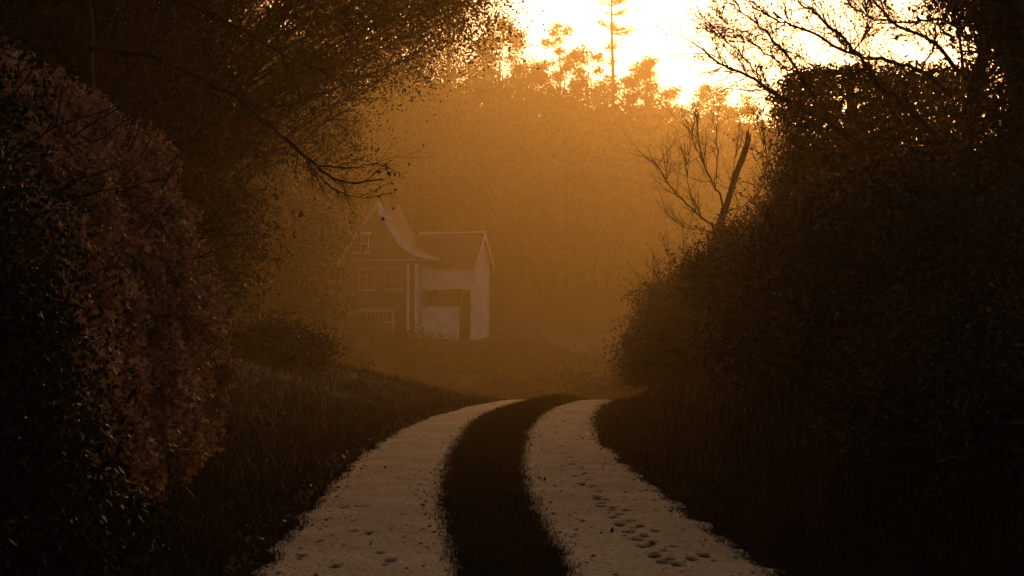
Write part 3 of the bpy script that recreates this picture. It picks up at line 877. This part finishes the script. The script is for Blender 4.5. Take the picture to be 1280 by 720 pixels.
# flat topped evergreen
def flat_evergreen():
    rng = np.random.default_rng(230); D = 29
    base = np.array(gp(1065, D)); t = thing('clipped_evergreen', 'dark broad evergreen with a flat clipped top, behind the bare boughs at the right', 'tree', base)
    xl = at(985, 100, D)[0] - base[0]; xr = at(1225, 100, D)[0] - base[0]; zt = at(1000, 88, D)[2] - base[2]
    T = Tubes(); T.add(curve_pts([[0, 0, -.4], [.1, .1, zt * .5], [0, .1, zt * .95]], 9), np.linspace(.2, .06, 9), 7)
    lv = Leaves(); n = 90000
    x = rng.uniform(xl, xr, n); y = rng.uniform(-1.1, 1.1, n); z = zt * rng.random(n) ** .8
    x = x - .5 * (1 - sstep(0, .75, z / zt)) * (x < 0)
    x += .09 * rng.normal(size=n) + .45 * fbm(z * 1.7, y * .8 + 9) * np.sign(x) + .15 * fbm(z * 6, y * 4); top = zt + .12 * (x - xl) / (xr - xl) + .22 * fbm(x * 2.4, y * 2)
    z = np.minimum(z, top - .12 * rng.random(n)); dens = fbm(x * 1.6, z * 1.6 + y)
    ok = dens > -.55
    lv.add(np.stack([x, y, z], 1)[ok], .06, rng, .2)
    for k in range(70):
        p = np.array([rng.uniform(xl, xr), rng.uniform(-1, 1), rng.uniform(.1, .98) * zt]); s = np.array([0, .1, p[2] * .8])
        T.add(curve_pts([s, (s + p) / 2 + [0, 0, .1], p], 6, rng, .03), np.linspace(.04, .006, 6), 4)
        grow(T, rng, p, rng.normal(size=3) + [0, 0, .3], .35, .006, 2, 3, .8, 3)
    link('trunk', T.mesh('trunk', M['bark']), t); link('crown', lv.mesh('crown', M['dark_leaf']), t)
flat_evergreen()
# broken leaning trunk and the bare shrub round it
def broken_trunk():
    rng = np.random.default_rng(240); D = 38
    a = at(882, 345, D); b = at(936, 173, D); base = np.array(gp(872, D))
    t = thing('broken_trunk', 'dead leaning trunk, snapped off at the top, standing out of the right bank bushes', 'dead tree', base)
    pts = curve_pts([base + [0, 0, -.3], a, (a + b) / 2 + [-.03, 0, .0], b], 20, rng, .008)
    T = Tubes(); T.add(pts - base, np.linspace(.125, .060, 20) * (1 + .09 * rng.normal(size=20)), 9)
    # splintered top
    for q in range(5):
        o = rng.normal(size=3) * .03
        T.add([b - base + o * .8 - [0, 0, .05], b - base + o + [.03, 0, rng.uniform(.08, .22)]], [.035, .006], 4)
    T.add(curve_pts([pts[12] - base, pts[12] - base + [.18, 0, .10], pts[12] - base + [.34, 0, .12]], 6), np.linspace(.03, .012, 6), 5)
    for k_, dx, dz, L_ in ((7, -.12, .16, 1), (9, .2, .05, 1), (15, -.14, .12, .8), (17, .1, .1, .6)):
        p_ = pts[k_] - base; T.add(curve_pts([p_, p_ + np.array([dx * .5, .02, dz * .4]) * L_, p_ + np.array([dx, .03, dz]) * L_], 5), np.linspace(.028, .010, 5), 5)
    link('stem', T.mesh('stem', M['bark']), t)
broken_trunk()
def bare_shrub():
    rng = np.random.default_rng(241); D = 37
    base = np.array(gp(905, D)); t = thing('bare_shrub', 'leafless shrub with upswept twigs crossing the broken trunk', 'shrub', base)
    T = Tubes(); tips = []
    stems = [([(905, 400), (899, 300), (870, 266), (842, 238), (822, 208), (814, 200)], .030), ([(905, 400), (904, 262), (893, 232), (880, 205), (872, 165), (874, 140)], .030),
             ([(893, 232), (897, 200), (896, 165), (899, 120)], .016), ([(842, 238), (832, 222), (836, 200)], .010), ([(870, 266), (862, 240), (858, 215), (862, 190)], .012),
             ([(880, 205), (868, 180), (858, 150)], .010), ([(905, 400), (915, 290), (925, 262), (950, 240), (958, 205)], .018), ([(925, 262), (915, 225), (922, 190), (940, 165)], .012),
             ([(904, 300), (880, 288), (850, 280), (830, 262)], .012)]
    for pts, r in stems:
        c = curve_pts([at(u, v, D + .5 * math.sin(k * 1.3 + r * 200)) for k, (u, v) in enumerate(pts)], None, rng, .012)
        T.add(c - base, np.linspace(r, r * .3, len(c)), 6)
        for q in range(15):
            j = rng.integers(len(c) // 3, len(c) - 1); tg = c[j + 1] - c[j]; tg /= np.linalg.norm(tg)
            grow(T, rng, c[j] - base, tg + rng.normal(size=3) * .5 + [0, 0, .35], rng.uniform(.35, .9), max(.006, r * .3), 2, 3, .55, 4, .06, .13, tips)
    link('stems', T.mesh('stems', M['twig']), t)
bare_shrub()
def twig_shrub(label, u0, vb, D, fans, seed):
    rng = np.random.default_rng(seed); base = np.array(gp(u0, D)); t = thing('bare_shrub', label, 'shrub', base)
    T = Tubes(); tips = []
    for (u, v) in fans:
        c = curve_pts([base, at(u0 + (u - u0) * .25, vb, D), at((u0 + u) / 2 + rng.normal() * 6, (vb + v) / 2, D + rng.normal() * .4), at(u, v, D + rng.normal() * .5)], None, rng, .015)
        T.add(c - base, np.linspace(.022, .006, len(c)), 5)
        for q in range(22):
            j = rng.integers(len(c) // 3, len(c) - 1); tg = c[j + 1] - c[j]; tg /= np.linalg.norm(tg)
            grow(T, rng, c[j] - base, tg + rng.normal(size=3) * .6 + [0, 0, .2], rng.uniform(.3, .9), .008, 2, 3, .6, 4, .03, .13, tips)
    link('stems', T.mesh('stems', M['twig']), t)
    tp = np.concatenate(tips); lv = Leaves(); lv.add(tp[rng.random(len(tp)) < .3], .05, rng); link('leaves', lv.mesh('leaves', M['dark_leaf']), t)
twig_shrub('twiggy shrub between the broken trunk and the flat topped evergreen', 985, 300, 33, [(950, 128), (962, 160), (940, 190), (955, 225), (975, 120), (935, 250), (990, 150), (1000, 190), (965, 205)], 261)
twig_shrub('low twiggy shrub spraying out left of the broken trunk foot', 850, 400, 42, [(800, 352), (815, 330), (835, 312), (855, 300), (790, 385), (875, 300), (780, 410)], 262)
# right bare tree with budded fan of boughs
def budded_tree():
    rng = np.random.default_rng(250); D = 21
    base = np.array(gp(1215, D)); t = thing('budded_tree', 'bare budding tree fanning its boughs across the bright sky at the upper right', 'tree', base)
    T = Tubes(); tips = []
    trunk = curve_pts([base + [0, 0, -.4], at(1222, 320, D), at(1208, 205, D), at(1226, 90, D), at(1250, -60, D), at(1255, -260, D)], 20, rng, .02)
    T.add(trunk - base, np.linspace(.13, .05, 20), 8)
    boughs = [
        ([(1190, 235), (1130, 205), (1068, 175), (1027, 148), (985, 129), (943, 98), (905, 82), (878, 62)], .040),
        ([(1068, 175), (1027, 137), (1000, 92), (968, 50), (940, 25), (915, 0), (900, -20)], .024),
        ([(1188, 190), (1150, 150), (1100, 105), (1068, 62), (1035, 30), (1006, 8), (985, -20)], .038),
        ([(1190, 120), (1152, 90), (1110, 76), (1060, 66), (1012, 40), (975, 26), (940, 8)], .032),
        ([(985, 129), (960, 110), (930, 70), (900, 45), (884, 30)], .014),
        ([(1000, 92), (975, 80), (945, 55), (918, 40), (895, 10)], .014),
        ([(1200, 90), (1165, 50), (1120, 30), (1090, -5), (1070, -40)], .030),
        ([(1210, 50), (1180, 25), (1130, 28), (1085, 22), (1050, -5)], .022),
        ([(1120, 95), (1080, 88), (1040, 95), (1000, 70), (970, 62)], .014),
        ([(1222, -20), (1190, -60), (1130, -90), (1050, -120), (980, -150)], .04),
        ([(1222, -20), (1180, -40), (1100, -40), (1020, -60), (940, -70)], .035),
        ([(1195, 160), (1225, 110), (1260, 60), (1290, 10)], .035),
        ([(1205, 100), (1200, 50), (1195, 0), (1180, -50)], .025),
        ([(1230, -60), (1240, -150), (1200, -250), (1150, -330)], .04),
        ([(1152, 90), (1170, 50), (1160, 15), (1150, -20)], .014),
        ([(1068, 62), (1085, 35), (1080, 0)], .012),
    ]
    for bi, (pts, r) in enumerate(boughs):
        c = curve_pts([at(u, v, D + .7 * math.sin(k * .9 + bi * 2.1) * (k > 0)) for k, (u, v) in enumerate(pts)], None, rng, .012)
        T.add(c - base, np.linspace(r, r * .25, len(c)), 6)
        for q in range(58):
            j = rng.integers(len(c) // 6, len(c) - 1); tg = c[j + 1] - c[j]; tg /= np.linalg.norm(tg)
            grow(T, rng, c[j] - base, tg * 1.2 + rng.normal(size=3) * .5 + [0, 0, .12], rng.uniform(.3, .75), max(.0045, r * .2), 2, 3, .5, 4, .02, .13, tips)
    link('trunk', T.mesh('trunk', M['bark']), t)
    tp = np.concatenate(tips); tp = tp[rng.random(len(tp)) < .55]
    lv = Leaves(); lv.add(tp, .026, rng, 0, .6); lv.add(tp + rng.normal(size=tp.shape) * .012, .022, rng, 0, .6)
    link('buds', lv.mesh('buds', M['dark_leaf']), t)
budded_tree()
# right edge trees, then two added crowns that darken the lane's near end
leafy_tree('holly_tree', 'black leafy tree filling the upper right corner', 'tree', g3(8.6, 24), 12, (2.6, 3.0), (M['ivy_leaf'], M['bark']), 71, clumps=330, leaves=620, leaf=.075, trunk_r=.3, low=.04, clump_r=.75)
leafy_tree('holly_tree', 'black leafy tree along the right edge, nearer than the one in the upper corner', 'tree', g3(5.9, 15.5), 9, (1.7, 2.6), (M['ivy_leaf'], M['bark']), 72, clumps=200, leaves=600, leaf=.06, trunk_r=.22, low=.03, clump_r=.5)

leafy_tree('shade_tree', 'added right bank tree, its high crown shaped to shade the near lane', 'tree', g3(10.8, 34), 18, (7.5, 6.0), (M['ivy_leaf'], M['bark']), 75, clumps=500, leaves=480, leaf=.15, trunk_r=.34, low=.60, clump_r=1.0, lean=(-6.0, 0), twigs=False, slab=(-6.5, 1.2, 9.0, 4.8, 8.5, 24))  # added above the frame, blocks low sky glow from the near haze
leafy_tree('shade_tree', 'added left verge tree, its high crown closing the shade over the lane', 'tree', g3(-11.5, 40), 20, (7.5, 6.0), (M['ivy_leaf'], M['bark']), 76, clumps=330, leaves=480, leaf=.16, trunk_r=.34, low=.60, clump_r=1.0, lean=(5.0, 0), twigs=False, slab=(7.5, 2.0, 9.0, 4.5, 10.6, 25))  # second added crown, blocks the same glow from the left side

# ------------------------------------------------------------------ valley hedges and garden bushes
VB = [
    (655, 412, 112, 2.6, 2.2, 60, 260, .14, .55, 'rounded pale hazy bush right of the house, above the lane crest'),
    (705, 432, 104, 2.0, 2.0, 50, 260, .14, .5, 'low hazy bush right of the rounded one, above the crest'),
    (745, 440, 96, 1.8, 2.0, 50, 260, .13, .5, 'small hazy bush beside the bend, left of the bank bushes'),
    (600, 432, 118, 2.4, 2.0, 50, 260, .14, .5, 'low hazy bush at the foot of the white house pier'),
    (545, 424, 126, 2.4, 2.0, 50, 260, .14, .5, 'garden bush in front of the main house wall'),
    (480, 405, 124, 3.2, 2.2, 70, 260, .14, .6, 'wide garden bush under the veranda rail'),
    (425, 385, 118, 3.0, 2.2, 70, 260, .14, .6, 'dark garden bush at the left corner of the house'),
    (520, 455, 92, 3.0, 2.4, 60, 260, .12, .5, 'dark rough bush between the lane and the garden'),
    (420, 445, 96, 3.0, 2.4, 70, 280, .10, .5, 'large dark rough bush on the left verge slope'),
    (330, 400, 60, 1.7, 2.4, 80, 300, .09, .5, 'dark thicket directly right of the russet hedge'),
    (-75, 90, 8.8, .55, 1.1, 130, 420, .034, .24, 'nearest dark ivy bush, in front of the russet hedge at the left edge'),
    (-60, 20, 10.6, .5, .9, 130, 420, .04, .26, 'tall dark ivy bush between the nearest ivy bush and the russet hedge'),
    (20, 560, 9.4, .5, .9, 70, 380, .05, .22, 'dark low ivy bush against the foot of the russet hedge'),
    (425, 418, 86, 2.6, 2.2, 60, 280, .12, .5, 'dim bush halfway between the russet hedge and the veranda'),
    (350, 488, 40, 1.0, 2.0, 80, 330, .07, .34, 'low dark bush on the verge below the veranda'),
    (610, 468, 84, 2.6, 2.2, 60, 260, .11, .45, 'low dark bush above the end of the left wheel track'),
    (690, 470, 80, 2.6, 2.2, 60, 260, .11, .45, 'low dark bush above the grass ridge at the crest'),
    (760, 462, 72, 2.0, 2.0, 60, 260, .11, .45, 'low dark bush above the end of the right wheel track'),
]
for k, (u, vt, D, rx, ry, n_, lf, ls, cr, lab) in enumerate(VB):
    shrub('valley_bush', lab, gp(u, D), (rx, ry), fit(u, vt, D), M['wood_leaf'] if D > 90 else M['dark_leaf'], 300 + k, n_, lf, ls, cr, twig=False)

# ------------------------------------------------------------------ haze
hb = Box(); hb.box(-205, 205, -62, 352, -14, 64)
mh = bpy.data.materials.new('haze'); mh.use_nodes = True
nt = mh.node_tree; nt.nodes.clear()
o = nt.nodes.new('ShaderNodeOutputMaterial'); pv = nt.nodes.new('ShaderNodeVolumePrincipled')
pv.inputs['Color'].default_value = (.97, .64, .20, 1)
pv.inputs['Density'].default_value = HAZE_DENSITY
pv.inputs['Anisotropy'].default_value = HAZE_ANISO
nt.links.new(pv.outputs[0], o.inputs['Volume'])
hz = hb.build('haze', mh); tag(hz, 'amber morning haze filling the valley', 'haze', kind='stuff')
